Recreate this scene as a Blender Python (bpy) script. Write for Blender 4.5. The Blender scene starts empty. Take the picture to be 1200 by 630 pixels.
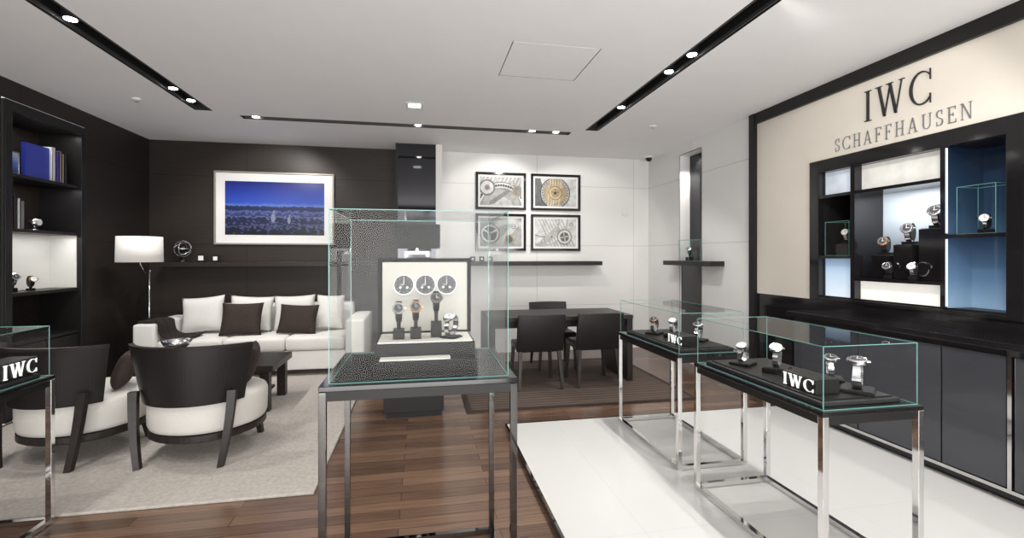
import bpy, bmesh, math, random
from mathutils import Matrix, Vector, Euler
random.seed(7)
S = bpy.context.scene
C = S.collection
PI = math.pi
R = math.radians
YB, XL, XR, H = 6.9, -3.46, 3.5, 2.93
PF = 0.04

# ------------------------------------------------------------------ materials
def new_mat(name):
    m = bpy.data.materials.new(name); m.use_nodes = True
    nt = m.node_tree
    return m, nt, nt.nodes['Principled BSDF']
def mat(name, col, rough=0.5, metal=0.0, emit=None, es=0.0, coat=0.0, noise=0.0, nscale=20, bump=0.0, spec=None):
    m, nt, b = new_mat(name)
    c = (*col, 1)
    b.inputs['Base Color'].default_value = c
    b.inputs['Roughness'].default_value = rough
    b.inputs['Metallic'].default_value = metal
    b.inputs['Coat Weight'].default_value = coat
    if spec is not None: b.inputs['Specular IOR Level'].default_value = spec
    if emit:
        b.inputs['Emission Color'].default_value = (*emit, 1); b.inputs['Emission Strength'].default_value = es
    if noise or bump:
        tc = nt.nodes.new('ShaderNodeTexCoord'); n = nt.nodes.new('ShaderNodeTexNoise')
        n.inputs['Scale'].default_value = nscale; n.inputs['Detail'].default_value = 6
        nt.links.new(tc.outputs['Object'], n.inputs['Vector'])
        if noise:
            r = nt.nodes.new('ShaderNodeValToRGB')
            r.color_ramp.elements[0].position = .3; r.color_ramp.elements[1].position = .7
            r.color_ramp.elements[0].color = (*[max(0, x*(1-noise)) for x in col], 1)
            r.color_ramp.elements[1].color = (*[min(1, x*(1+noise)) for x in col], 1)
            nt.links.new(n.outputs['Fac'], r.inputs['Fac']); nt.links.new(r.outputs['Color'], b.inputs['Base Color'])
        if bump:
            bp = nt.nodes.new('ShaderNodeBump'); bp.inputs['Strength'].default_value = bump; bp.inputs['Distance'].default_value = .01
            nt.links.new(n.outputs['Fac'], bp.inputs['Height']); nt.links.new(bp.outputs['Normal'], b.inputs['Normal'])
    return m
def brick_mat(name, c1, c2, mortar, axes, bw, rh, ms, rough, off=0.5, grain=0.0, shift=(0, 0), coat=0.0, bias=0.0, spec=.5):
    m, nt, b = new_mat(name)
    L = nt.links.new
    tc = nt.nodes.new('ShaderNodeTexCoord'); sp = nt.nodes.new('ShaderNodeSeparateXYZ'); cb = nt.nodes.new('ShaderNodeCombineXYZ')
    L(tc.outputs['Object'], sp.inputs[0])
    for i, a in enumerate(axes):
        ad = nt.nodes.new('ShaderNodeMath'); ad.operation = 'ADD'; ad.inputs[1].default_value = 50 + shift[i]
        L(sp.outputs['XYZ'.index(a)], ad.inputs[0]); L(ad.outputs[0], cb.inputs[i])
    br = nt.nodes.new('ShaderNodeTexBrick'); br.offset = off
    br.inputs['Color1'].default_value = (*c1, 1); br.inputs['Color2'].default_value = (*c2, 1); br.inputs['Mortar'].default_value = (*mortar, 1)
    br.inputs['Scale'].default_value = 1; br.inputs['Mortar Size'].default_value = ms; br.inputs['Mortar Smooth'].default_value = 0.1
    br.inputs['Brick Width'].default_value = bw; br.inputs['Row Height'].default_value = rh; br.inputs['Bias'].default_value = bias
    L(cb.outputs[0], br.inputs['Vector'])
    out = br.outputs['Color']
    if grain:
        mp = nt.nodes.new('ShaderNodeMapping'); mp.inputs['Scale'].default_value = (1.5, 40, 1)
        n = nt.nodes.new('ShaderNodeTexNoise'); n.inputs['Scale'].default_value = 2.0; n.inputs['Detail'].default_value = 8
        L(cb.outputs[0], mp.inputs['Vector']); L(mp.outputs[0], n.inputs['Vector'])
        rp = nt.nodes.new('ShaderNodeValToRGB')
        rp.color_ramp.elements[0].position = .3; rp.color_ramp.elements[1].position = .7
        rp.color_ramp.elements[0].color = (1-grain,)*3+(1,); rp.color_ramp.elements[1].color = (1+grain*.5,)*3+(1,)
        mx = nt.nodes.new('ShaderNodeMix'); mx.data_type = 'RGBA'; mx.blend_type = 'MULTIPLY'; mx.inputs['Factor'].default_value = 1
        L(n.outputs['Fac'], rp.inputs['Fac']); L(out, mx.inputs[6]); L(rp.outputs['Color'], mx.inputs[7]); out = mx.outputs[2]
    L(out, b.inputs['Base Color'])
    b.inputs['Roughness'].default_value = rough; b.inputs['Coat Weight'].default_value = coat; b.inputs['Specular IOR Level'].default_value = spec
    return m
def glass_mat(name, tint):
    m = bpy.data.materials.new(name); m.use_nodes = True; nt = m.node_tree; L = nt.links.new
    nt.nodes.remove(nt.nodes['Principled BSDF'])
    o = nt.nodes['Material Output']
    t = nt.nodes.new('ShaderNodeBsdfTransparent'); t.inputs[0].default_value = (*tint, 1)
    g = nt.nodes.new('ShaderNodeBsdfGlossy'); g.inputs['Roughness'].default_value = 0.0
    f = nt.nodes.new('ShaderNodeLayerWeight'); f.inputs[0].default_value = .5
    pw = nt.nodes.new('ShaderNodeMath'); pw.operation = 'POWER'; pw.inputs[1].default_value = 4.0
    ma = nt.nodes.new('ShaderNodeMath'); ma.operation = 'MULTIPLY_ADD'; ma.inputs[1].default_value = .55; ma.inputs[2].default_value = .010
    mx = nt.nodes.new('ShaderNodeMixShader')
    L(f.outputs['Facing'], pw.inputs[0]); L(pw.outputs[0], ma.inputs[0]); L(ma.outputs[0], mx.inputs[0])
    L(t.outputs[0], mx.inputs[1]); L(g.outputs[0], mx.inputs[2]); L(mx.outputs[0], o.inputs[0])
    return m
def ramp_mat(name, stops, rough=.4, emit=0.0, nz=.1, nscale=6):
    m, nt, b = new_mat(name); L = nt.links.new
    tc = nt.nodes.new('ShaderNodeTexCoord'); sp = nt.nodes.new('ShaderNodeSeparateXYZ'); L(tc.outputs['Generated'], sp.inputs[0])
    def MM(op, a, bb):
        n = nt.nodes.new('ShaderNodeMath'); n.operation = op
        for i, v in enumerate((a, bb)):
            if isinstance(v, (int, float)): n.inputs[i].default_value = v
            else: L(v, n.inputs[i])
        return n.outputs[0]
    val = sp.outputs['Z']
    mp = nt.nodes.new('ShaderNodeMapping'); mp.inputs['Scale'].default_value = (2.2, 1, 1.6)
    n = nt.nodes.new('ShaderNodeTexNoise'); n.inputs['Scale'].default_value = nscale; n.inputs['Detail'].default_value = 8
    L(tc.outputs['Generated'], mp.inputs[0]); L(mp.outputs[0], n.inputs['Vector'])
    # noise is strong near the bottom and fades towards the top
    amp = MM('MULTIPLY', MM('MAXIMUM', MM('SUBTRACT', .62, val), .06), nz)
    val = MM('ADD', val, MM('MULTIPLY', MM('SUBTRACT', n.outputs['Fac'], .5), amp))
    r = nt.nodes.new('ShaderNodeValToRGB')
    els = r.color_ramp.elements
    els[0].position, els[0].color = stops[0][0], (*stops[0][1], 1)
    els[1].position, els[1].color = stops[-1][0], (*stops[-1][1], 1)
    for p, c in stops[1:-1]:
        e = els.new(p); e.color = (*c, 1)
    L(val, r.inputs['Fac']); L(r.outputs['Color'], b.inputs['Base Color']); b.inputs['Roughness'].default_value = rough
    if emit:
        L(r.outputs['Color'], b.inputs['Emission Color']); b.inputs['Emission Strength'].default_value = emit
    return m

M = {}
M['wood'] = brick_mat('wood_planks', (.215, .13, .085), (.098, .057, .039), (.045, .026, .018), 'XY', 1.4, .095, .0018, .22, .37, .36)
M['tile'] = brick_mat('white_tile', (.68, .68, .67), (.672, .672, .662), (.6, .6, .595), 'XY', 1.2, 1.2, .0016, .18, 0.0, shift=(.5, .6))
M['dark_panel'] = brick_mat('dark_panel', (.03, .023, .019), (.027, .02, .017), (.008, .006, .005), 'XZ', 2.4, .9, .004, .42, 0.0, .25, (.3, .62), spec=.3)
M['dark_panel_side'] = brick_mat('dark_panel_side', (.026, .02, .018), (.023, .018, .016), (.008, .006, .005), 'YZ', 2.4, .9, .004, .45, 0.0, .25, (.3, .62), spec=.25)
M['white_panel'] = brick_mat('white_panel', (.78, .77, .755), (.76, .75, .735), (.5, .49, .48), 'XZ', 1.55, .9, .0035, .4, 0.0, 0, (-.55, .62))
M['white_panel_side'] = brick_mat('white_panel_side', (.78, .775, .765), (.76, .755, .745), (.5, .49, .48), 'YZ', 1.55, .9, .0035, .4, 0.0, 0, (.1, .62))
M['cream'] = mat('cream_panel', (.75, .70, .62), .45, noise=.02, nscale=3)
M['ceiling'] = mat('ceiling_paint', (.9, .89, .895), .7, noise=.01, nscale=4)
M['black'] = mat('black_lacquer', (.011, .010, .011), .08, spec=.55)
M['black_satin'] = mat('black_satin', (.013, .012, .012), .4, spec=.28)
M['black_flat'] = mat('black_flat', (.010, .009, .009), .45, spec=.15)
M['black_matte'] = mat('black_matte', (.01, .01, .01), .7)
M['wenge'] = mat('wenge_wood', (.02, .015, .013), .38, noise=.3, nscale=30, spec=.35)
M['chrome'] = mat('chrome', (.74, .73, .72), .06, 1.0)
M['steel'] = mat('brushed_steel', (.74, .74, .76), .18, 1.0)
M['steel_dim'] = mat('satin_steel', (.42, .42, .43), .35, 1.0)
M['dark_chrome'] = mat('dark_chrome', (.19, .185, .18), .04, 1.0)
M['rail_grey'] = mat('rail_grey', (.12, .12, .12), .4, .6)
M['gold'] = mat('rose_gold', (.78, .46, .27), .22, 1.0)
M['mirror_dark'] = mat('smoked_mirror', (.06, .06, .066), .06, .9)
M['glass'] = glass_mat('thin_glass', (.985, .996, .992))
M['glass_edge'] = mat('glass_edge', (.16, .36, .335), .12)
M['white_fabric'] = mat('white_fabric', (.8, .785, .755), .85, bump=.25, nscale=120, noise=.03)
M['seat_fabric'] = mat('cream_seat_fabric', (.66, .64, .6), .8, bump=.15, nscale=120, noise=.03)
M['fur'] = mat('dark_fur', (.02, .014, .011), .95, bump=1.0, nscale=90, noise=.5)
M['brown_fabric'] = mat('brown_velvet', (.03, .018, .013), .8, bump=.4, nscale=70, noise=.35)
M['leather'] = mat('black_leather', (.013, .011, .011), .38, bump=.1, nscale=150, spec=.4)
M['rug'] = mat('pale_rug', (.47, .435, .4), .95, bump=.5, nscale=42, noise=.14)
M['rug_brown'] = brick_mat('striped_brown_rug', (.13, .095, .076), (.11, .08, .064), (.06, .04, .032), 'XY', 30, .075, .012, .9, 0.0, .3)
M['rug_edge'] = mat('rug_binding', (.035, .022, .017), .8)
M['cabinet'] = mat('charcoal_lacquer', (.044, .046, .053), .18, coat=.3, noise=.06, nscale=2)
M['white'] = mat('white_satin', (.76, .75, .74), .4)
M['pale_frame'] = mat('pale_taupe_frame', (.3, .28, .25), .4, .3)
M['white_letter'] = mat('white_letter', (.88, .88, .88), .4, emit=(1, 1, 1), es=.5)  # glow added to the colour so letters look brighter inside dark cases
M['letter_black'] = mat('letter_black', (.02, .02, .022), .3)
M['letter_grey'] = mat('letter_grey', (.24, .24, .25), .35, .4)
M['shade_white'] = mat('lamp_fabric_white', (.72, .7, .67), .8, emit=(1, .95, .88), es=.15)
M['shade_black'] = mat('lamp_fabric_black', (.008, .007, .008), .6, spec=.2)
M['bulb'] = mat('lens_glow', (1, 1, 1), .4, emit=(1, .97, .92), es=45)
M['lamp_square'] = mat('diffuser_glow', (1, 1, 1), .4, emit=(1, .98, .95), es=8)
M['lit_white'] = mat('lit_white', (.75, .74, .72), .5, emit=(1, .95, .86), es=.5, noise=.15, nscale=5)
M['lit_niche'] = mat('lit_niche_lining', (.52, .51, .48), .6, emit=(1, .97, .9), es=.12)
M['lit_soft'] = mat('lit_soft', (.5, .55, .6), .5, emit=(.8, .9, 1), es=.36, noise=.4, nscale=4)
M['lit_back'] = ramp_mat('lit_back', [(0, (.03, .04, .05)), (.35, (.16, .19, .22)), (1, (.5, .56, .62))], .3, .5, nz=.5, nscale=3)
M['lit_warm'] = mat('lit_warm', (.55, .55, .52), .4, emit=(1, .96, .88), es=.3, noise=.4, nscale=3.5)
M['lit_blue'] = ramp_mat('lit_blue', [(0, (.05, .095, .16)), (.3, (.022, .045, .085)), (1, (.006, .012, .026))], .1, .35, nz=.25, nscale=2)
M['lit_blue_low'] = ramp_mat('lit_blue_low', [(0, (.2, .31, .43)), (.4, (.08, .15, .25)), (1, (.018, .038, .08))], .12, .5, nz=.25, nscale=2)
M['lit_edge'] = mat('lit_edge', (.5, .65, .8), .4, emit=(.6, .82, 1), es=1.0)
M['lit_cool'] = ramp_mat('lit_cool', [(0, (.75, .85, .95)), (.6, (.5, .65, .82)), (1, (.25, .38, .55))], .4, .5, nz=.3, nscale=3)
M['lining'] = mat('cream_lining', (.68, .66, .61), .7)
M['lid_cream'] = mat('grey_cream_board', (.5, .485, .445), .75)
M['paper'] = mat('paper', (.75, .73, .68), .8)
M['dial_white'] = mat('dial_white', (.8, .8, .78), .4)
M['dial_grey'] = mat('dial_grey', (.10, .10, .105), .5, spec=.2)
M['dial_black'] = mat('dial_black', (.015, .016, .02), .3)
M['tray'] = mat('charcoal_tray', (.028, .028, .03), .55, spec=.3)
M['post_dark'] = mat('dark_reflection_posts', (.05, .05, .055), .5)
M['screen'] = ramp_mat('landscape_screen', [(0, (.002, .003, .008)), (.12, (.004, .006, .02)), (.18, (.05, .065, .16)), (.21, (.005, .007, .022)), (.3, (.008, .011, .04)), (.34, (.07, .09, .22)), (.37, (.006, .009, .035)), (.44, (.05, .07, .2)), (.46, (.006, .01, .04)), (.53, (.009, .014, .06)), (.55, (.06, .11, .32)), (.6, (.016, .045, .27)), (.8, (.009, .024, .2)), (1, (.005, .010, .11))], .3, .6, nz=1.2, nscale=9)
M['photo_blue'] = ramp_mat('small_photo', [(0, (.02, .03, .1)), (.5, (.1, .2, .6)), (1, (.5, .6, .85))], nz=.4)
for n_, c_ in dict(p_pale=(.55, .55, .54), p_light=(.36, .36, .35), p_mid=(.2, .2, .2), p_dark=(.09, .09, .09), p_black=(.025, .025, .025), p_gold=(.36, .28, .16), p_goldl=(.5, .42, .28), p_bronze=(.19, .14, .08), p_ruby=(.3, .03, .06)).items():
    M[n_] = mat(n_, c_, .4, noise=.25, nscale=14)

# ------------------------------------------------------------------ builders
def link(o, parent=None):
    C.objects.link(o)
    if parent: o.parent = parent
    return o
def thing(name, label, cat, loc=(0, 0, 0), rot=(0, 0, 0), group=None):
    o = bpy.data.objects.new(name, None); o.empty_display_size = .1; C.objects.link(o)
    o.location = loc; o.rotation_euler = rot if not isinstance(rot, (int, float)) else (0, 0, rot)
    o['label'] = label; o['category'] = cat
    if group: o['group'] = group
    return o
def tag(o, label, cat, group=None):
    o['label'] = label; o['category'] = cat
    if group: o['group'] = group
    return o
def obj(name, bm, m, parent=None, smooth=False, bevel=0.0, loc=None, label=None, seg=2):
    bmesh.ops.recalc_face_normals(bm, faces=bm.faces[:])
    me = bpy.data.meshes.new(name); bm.to_mesh(me); bm.free()
    if smooth:
        for p in me.polygons: p.use_smooth = True
    for q in (m if isinstance(m, list) else [m]): me.materials.append(M[q] if isinstance(q, str) else q)
    o = bpy.data.objects.new(name, me); link(o, parent)
    if loc: o.location = loc
    if bevel:
        md = o.modifiers.new('bevel', 'BEVEL'); md.width = bevel; md.segments = seg; md.limit_method = 'ANGLE'
    if label: o['label'] = label
    return o
def struct(name, bm, m):
    o = obj(name, bm, m); o['kind'] = 'structure'; return o
def B(): return bmesh.new()
def box(bm, x0, y0, z0, x1, y1, z1):
    v = [bm.verts.new((x, y, z)) for z in (z0, z1) for y in (y0, y1) for x in (x0, x1)]
    for f in ((0, 1, 3, 2), (4, 5, 7, 6), (0, 1, 5, 4), (2, 3, 7, 6), (0, 2, 6, 4), (1, 3, 7, 5)):
        bm.faces.new([v[i] for i in f])
    return bm
def boxes(*bs):
    bm = B()
    for b in bs: box(bm, *b)
    return bm
def quad(*ps):
    bm = B(); bm.faces.new([bm.verts.new(p) for p in ps]); return bm
def cyl(bm, c, r, h, axis='Z', seg=32, r2=None, mtx=None):
    rot = {'Z': Matrix(), 'X': Matrix.Rotation(PI/2, 4, 'Y'), 'Y': Matrix.Rotation(PI/2, 4, 'X')}[axis]
    mm = Matrix.Translation(c) @ rot
    if mtx is not None: mm = mtx @ mm
    bmesh.ops.create_cone(bm, cap_ends=True, segments=seg, radius1=r, radius2=r if r2 is None else r2, depth=h, matrix=mm)
    return bm
def lathe(bm, prof, seg=40, close=False):
    rings = []
    for r, z in prof:
        rings.append([bm.verts.new((r*math.cos(2*PI*i/seg), r*math.sin(2*PI*i/seg), z)) for i in range(seg)])
    n = len(rings)
    for a in range(n if close else n-1):
        A, Bq = rings[a], rings[(a+1) % n]
        for i in range(seg):
            bm.faces.new((A[i], A[(i+1) % seg], Bq[(i+1) % seg], Bq[i]))
    if not close:
        if prof[0][0] > 1e-4: bm.faces.new(rings[0])
        if prof[-1][0] > 1e-4: bm.faces.new(rings[-1])
    return bm
def tube(bm, pts, r, seg=10, closed=False):
    pts = [Vector(p) for p in pts]; n = len(pts); rings = []
    for i, p in enumerate(pts):
        a = pts[(i-1) % n] if (closed or i > 0) else p
        b = pts[(i+1) % n] if (closed or i < n-1) else p
        t = (b-a).normalized(); up = Vector((0, 0, 1)) if abs(t.z) < .95 else Vector((0, 1, 0))
        u = t.cross(up).normalized(); v = t.cross(u)
        rr = r[i] if isinstance(r, (list, tuple)) else r
        rings.append([bm.verts.new(p + rr*(math.cos(2*PI*k/seg)*u + math.sin(2*PI*k/seg)*v)) for k in range(seg)])
    for i in range(n if closed else n-1):
        A, Bq = rings[i], rings[(i+1) % n]
        for k in range(seg): bm.faces.new((A[k], A[(k+1) % seg], Bq[(k+1) % seg], Bq[k]))
    if not closed:
        bm.faces.new(rings[0]); bm.faces.new(rings[-1])
    return bm
def prism(bm, poly, d0, d1, mp):
    a = [bm.verts.new(mp(x, y, d0)) for x, y in poly]; b = [bm.verts.new(mp(x, y, d1)) for x, y in poly]
    n = len(poly); bm.faces.new(a); bm.faces.new(b[::-1])
    for i in range(n): bm.faces.new((a[i], a[(i+1) % n], b[(i+1) % n], b[i]))
    return bm
def copy_tree(o, parent=None):
    c = o.copy(); C.objects.link(c); c.parent = parent
    for ch in [x for x in C.objects if x.parent == o]: copy_tree(ch, c)
    return c
def sheet(holes, a0, a1, b0, b1, mp):
    bm = B()
    A = sorted({a0, a1, *[h[0] for h in holes], *[h[1] for h in holes]}); Bq = sorted({b0, b1, *[h[2] for h in holes], *[h[3] for h in holes]})
    for i in range(len(A)-1):
        for j in range(len(Bq)-1):
            ca, cb = (A[i]+A[i+1])/2, (Bq[j]+Bq[j+1])/2
            if any(h[0] < ca < h[1] and h[2] < cb < h[3] for h in holes): continue
            bm.faces.new([bm.verts.new(mp(a, b)) for a, b in ((A[i], Bq[j]), (A[i+1], Bq[j]), (A[i+1], Bq[j+1]), (A[i], Bq[j+1]))])
    bmesh.ops.remove_doubles(bm, verts=bm.verts[:], dist=1e-5)
    return bm
def pillow(w, h, t, n=18):
    bm = B(); top = []; bot = []
    for j in range(n+1):
        for sd, L in ((1, top), (-1, bot)):
            row = []
            for i in range(n+1):
                u = 2*i/n-1; v = 2*j/n-1
                th = t/2*max(0, (1-u**4)*(1-v**4))**.55
                x = w/2*u*(1-.07*(1-v*v)); z = h/2*v*(1-.07*(1-u*u))
                row.append(bm.verts.new((x, sd*th, z + h/2)))
            L.append(row)
    for L in (top, bot):
        for j in range(n):
            for i in range(n): bm.faces.new((L[j][i], L[j][i+1], L[j+1][i+1], L[j+1][i]))
    bmesh.ops.remove_doubles(bm, verts=bm.verts[:], dist=1e-5)
    return bm
def cushion(label, m, loc, rot, w, h, t, group=None):
    o = obj('cushion', pillow(w, h, t), m, smooth=True); o.location = loc; o.rotation_euler = rot
    return tag(o, label, 'cushion', group)

# ------------------------------------------------------------------ serif letters (cap height 1)
def glyph(ch, tk=.052, tn=.015, sh=.024):
    q = []
    def para(x0, y0, x1, y1, hw): q.append([(x0-hw, y0), (x0+hw, y0), (x1+hw, y1), (x1-hw, y1)])
    def bar(x0, x1, y0, y1): q.append([(x0, y0), (x1, y0), (x1, y1), (x0, y1)])
    def serif(x, y, hw, top):
        s = -1 if top else 1
        bar(x-hw, x+hw, min(y, y+s*sh), max(y, y+s*sh))
    def arc(cx, cy, rx, ry, a0, a1, wf, n=28):
        P = []
        for i in range(n+1):
            a = R(a0+(a1-a0)*i/n); hw = wf(i/n); hv = min(hw, .02)
            P.append(((cx+(rx-hw)*math.cos(a), cy+(ry-hv)*math.sin(a)), (cx+(rx+hw)*math.cos(a), cy+(ry+hv)*math.sin(a))))
        for i in range(n): q.append([P[i][0], P[i][1], P[i+1][1], P[i+1][0]])
    b = lambda t: tn+(tk-tn)*math.sin(PI*t)
    if ch == 'I': para(.2, 0, .2, 1, tk); serif(.2, 0, .15, False); serif(.2, 1, .15, True); return q, .4
    if ch == 'W':
        para(.17, 1, .43, 0, tk); para(.43, 0, .68, 1, tn); para(.66, 1, .92, 0, tk); para(.92, 0, 1.17, 1, tn)
        serif(.16, 1, .14, True); serif(.65, 1, .14, True); serif(1.17, 1, .11, True); return q, 1.32
    if ch == 'C':
        arc(.5, .5, .42, .478, 42, 318, lambda t: tn+(tk-tn)*math.sin(PI*t)**2); bar(.815, .84, .68, 1.0); bar(.815, .84, .0, .28); return q, .9
    if ch == 'S':
        arc(.3, .745, .2, .23, 35, 270, b); arc(.3, .255, .22, .23, 90, -145, b)
        bar(.465, .49, .7, 1.0); bar(.09, .115, 0, .3); return q, .58
    if ch == 'H':
        for x in (.17, .67): para(x, 0, x, 1, tk); serif(x, 0, .14, False); serif(x, 1, .14, True)
        bar(.17, .67, .48, .52); return q, .84
    if ch == 'A':
        para(.1, 0, .4, 1, tn); para(.68, 0, .4, 1, tk); bar(.2, .6, .3, .34); serif(.1, 0, .11, False); serif(.68, 0, .14, False); return q, .84
    if ch in 'FE':
        para(.17, 0, .17, 1, tk); serif(.17, 0, .14, False); serif(.1, 1, .1, True); bar(.17, .6, .965, 1); bar(.575, .6, .8, 1); bar(.17, .45, .49, .53); bar(.425, .45, .4, .62)
        if ch == 'E': bar(.17, .64, 0, .035); bar(.615, .64, 0, .22)
        return q, .66
    if ch == 'U':
        para(.17, .3, .17, 1, tk); para(.68, .3, .68, 1, tn); serif(.17, 1, .14, True); serif(.68, 1, .11, True)
        arc(.425, .3, .255, .275, 180, 360, lambda t: tk-(tk-tn)*t); return q, .82
    if ch == 'N':
        para(.14, 0, .14, 1, tn); para(.7, 0, .7, 1, tn); para(.16, 1, .68, 0, tk); serif(.14, 0, .11, False); serif(.1, 1, .1, True); serif(.7, 1, .11, True); return q, .84
def lettering(root, text, width, cap, depth, m, z0=0.0, gap=.14, **kw):
    gs = [glyph(c, **kw) for c in text]; tot = sum(g[1] for g in gs)+gap*(len(gs)-1); sx = width/tot; x = -width/2
    for q, adv in gs:
        bm = B()
        for poly in q: prism(bm, poly, 0, depth, lambda a, b, d, x=x: (x+a*sx, b*cap, z0+d))
        obj('letter', bm, m, root); x += (adv+gap)*sx
def facing(normal, loc):
    n = Vector(normal); z = Vector((0, 0, 1)); x = z.cross(n).normalized(); y = n.cross(x)
    mm = Matrix((x, y, n)).transposed()
    return loc, mm.to_euler()

# ------------------------------------------------------------------ room shell
FY = -1.6
slots = [(-2.30, -2.13, 0.6, 5.42), (-1.92, 1.80, 5.54, 5.67), (1.925, 2.09, 0.6, 5.42)]
hatch = (.63, 1.29, 3.27, 3.91)
struct('floor', boxes((XL, FY, -.05, XR+.1, YB, 0)), 'wood')
struct('floor', boxes((.69, FY, 0, XR, 3.83, PF)), 'tile')
struct('trim_1', boxes((.675, FY, 0, .69, 3.845, PF+.001), (.69, 3.83, 0, XR, 3.845, PF+.001)), 'dark_chrome')
struct('ceiling', sheet(slots+[hatch], XL, XR+.1, FY, YB, lambda a, b: (a, b, H)), 'ceiling')
BK = (4.70, 5.70, 0.0, 2.76)
struct('wall_left', sheet([BK], FY, YB, 0, H, lambda a, b: (XL, a, b)), 'dark_panel_side')
struct('wall_back', boxes((XL, YB, 0, -.02, YB+.05, H)), 'dark_panel')
struct('wall_back', boxes((-.02, YB, 0, XR, YB+.05, H)), 'white_panel')
NI = (5.47, 5.98, .12, 2.80)
struct('wall_right', sheet([NI], 4.53, YB, 0, H, lambda a, b: (XR, a, b)), 'white_panel_side')
struct('trim_2', boxes((XR, NI[0]-.01, NI[2], XR+.16, NI[0], NI[3]), (XR, NI[1], NI[2], XR+.16, NI[1]+.01, NI[3]), (XR, NI[0], NI[3], XR+.16, NI[1], NI[3]+.01), (XR, NI[0], NI[2]-.01, XR+.16, NI[1], NI[2])), 'white')
struct('trim_3', boxes((XR+.15, NI[0], NI[2], XR+.16, NI[1], NI[3]), (XR+.001, NI[0], 1.30, XR+.15, NI[1], 1.36)), 'mirror_dark')
struct('trim_7', boxes((XR+.02, NI[0]+.001, NI[2]+.001, XR+.03, NI[1]-.001, 1.299)), 'black')
DC = (2.24, 3.70, 1.05, 2.20)
struct('wall_right', sheet([DC], FY, 4.45, 1.03, 2.82, lambda a, b: (XR, a, b)), 'cream')
struct('wall_right', boxes((XR-.005, FY, 0, XR+.02, 4.45, 1.03)), 'black')
struct('trim_4', boxes((XR-.03, FY, 2.82, XR+.05, 4.45, H), (XR-.04, 4.45, 0, XR+.05, 4.53, H)), 'black_satin')
struct('wall_pilaster', boxes((-.31, 6.5, 0, .19, YB, H)), 'mirror_dark')
struct('trim_5', boxes((.19, 6.49, 0, .275, YB, H)), 'white')
struct('trim_6', boxes((-.34, 6.49, 0, -.31, YB, H)), 'black_satin')
struct('baseboard_back', boxes((.275, YB-.015, 0, XR, YB, .1)), 'white')
# open front behind the camera: unseen dark posts and header added for reflections
struct('reflection_posts', boxes((XL, FY-.12, 2.62, XR, FY, H), (XL, FY-.12, 0, XL+.35, FY, 2.62), (XR-.35, FY-.12, 0, XR, FY, 2.62), (-1.35, FY-.12, 0, -1.1, FY, 2.62), (.95, FY-.12, 0, 1.2, FY, 2.62)), 'post_dark')

# ------------------------------------------------------------------ ceiling fittings
for (x0, x1, y0, y1), lb in zip(slots, ('long black recessed ceiling light slot over the armchairs on the left', 'black recessed ceiling light slot running across in front of the back wall', 'long black recessed ceiling light slot over the glass cases on the right')):
    t = thing('ceiling_track', lb, 'light track', ((x0+x1)/2, (y0+y1)/2, H)); a, b = (x1-x0)/2, (y1-y0)/2
    obj('housing', boxes((-a, -b, 0, -a+.006, b, .14), (a-.006, -b, 0, a, b, .14), (-a, -b, 0, a, -b+.006, .14), (-a, b-.006, 0, a, b, .14), (-a, -b, .13, a, b, .14)), 'black_matte', t)
    k = min(a, b)-.02
    for s in (-1, 1):
        if b > a: obj('rail', boxes((s*k-.004, -b+.02, .005, s*k+.004, b-.02, .03)), 'rail_grey', t)
        else: obj('rail', boxes((-a+.02, s*k-.004, .005, a-.02, s*k+.004, .03)), 'rail_grey', t)
SP = [(-2.215, 3.52, 'nearest the camera in the left ceiling slot'), (-2.215, 4.80, 'second from the far end of the left ceiling slot'), (-2.215, 5.14, 'at the far end of the left ceiling slot'),
      (2.007, 3.26, 'nearest the camera in the right ceiling slot'), (2.007, 3.60, 'in the middle of the right ceiling slot'), (2.007, 4.55, 'farthest in the right ceiling slot'),
      (-1.78, 5.605, 'at the left end of the back ceiling slot'), (-.04, 5.605, 'in the middle of the back ceiling slot'), (1.32, 5.605, 'second from the right end of the back ceiling slot'), (1.62, 5.605, 'at the right end of the back ceiling slot')]
def spot_lamp(x, y, z, e, ang, tgt=None, blend=.45, size=.03, col=(1, .965, .92)):
    l = bpy.data.lights.new('spot', 'SPOT'); l.energy = e; l.spot_size = R(ang); l.spot_blend = blend; l.shadow_soft_size = size; l.color = col
    o = bpy.data.objects.new('spot_lamp', l); C.objects.link(o); o.location = (x, y, z)
    d = Vector(tgt if tgt else (x, y, 0)) - Vector((x, y, z)); o.rotation_euler = d.to_track_quat('-Z', 'Y').to_euler()
tg = {0: (-2.0, 3.9, 0), 1: (-2.3, 5.6, .3), 2: (-2.3, 6.4, .6), 3: (1.85, 2.2, .8), 4: (1.9, 3.2, .7), 5: (2.4, 5.6, .8), 6: (-1.93, 6.9, 1.7), 7: (-.05, 5.0, 0), 8: (1.1, 6.9, 1.9), 9: (2.3, 6.9, 1.7)}
for i, (x, y, wh) in enumerate(SP):
    t = thing('spotlight', 'small glowing black spotlight '+wh, 'spotlight', (x, y, H+.012), 0, 'spotlights in the ceiling slots')
    bm = B(); lathe(bm, [(.042, 0), (.045, .002), (.045, .075), (.03, .085), (.0, .085)], 24); obj('can', bm, 'black_satin', t)
    bm = B(); cyl(bm, (0, 0, -.002), .034, .004, seg=24); obj('lens', bm, 'bulb', t)
    spot_lamp(x, y, H-.035, 48 if i in (8, 9) else 62, 80 if i in (8, 9) else 95, tg[i])
for x, y, tt in ((-2.21, 2.2, (-2.2, 2.3, 0)), (-2.21, 1.2, (-.8, 2.2, 0)), (2.0, 2.2, (1.9, 2.1, .8)), (2.0, 1.2, (2.8, 2.3, .9)), (2.0, 1.6, (.1, 2.2, 1.0))):
    spot_lamp(x, y, H-.035, 62, 100, tt)
spot_lamp(2.0, 2.4, H-.035, 44, 75, (3.5, 3.1, 2.0))
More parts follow.
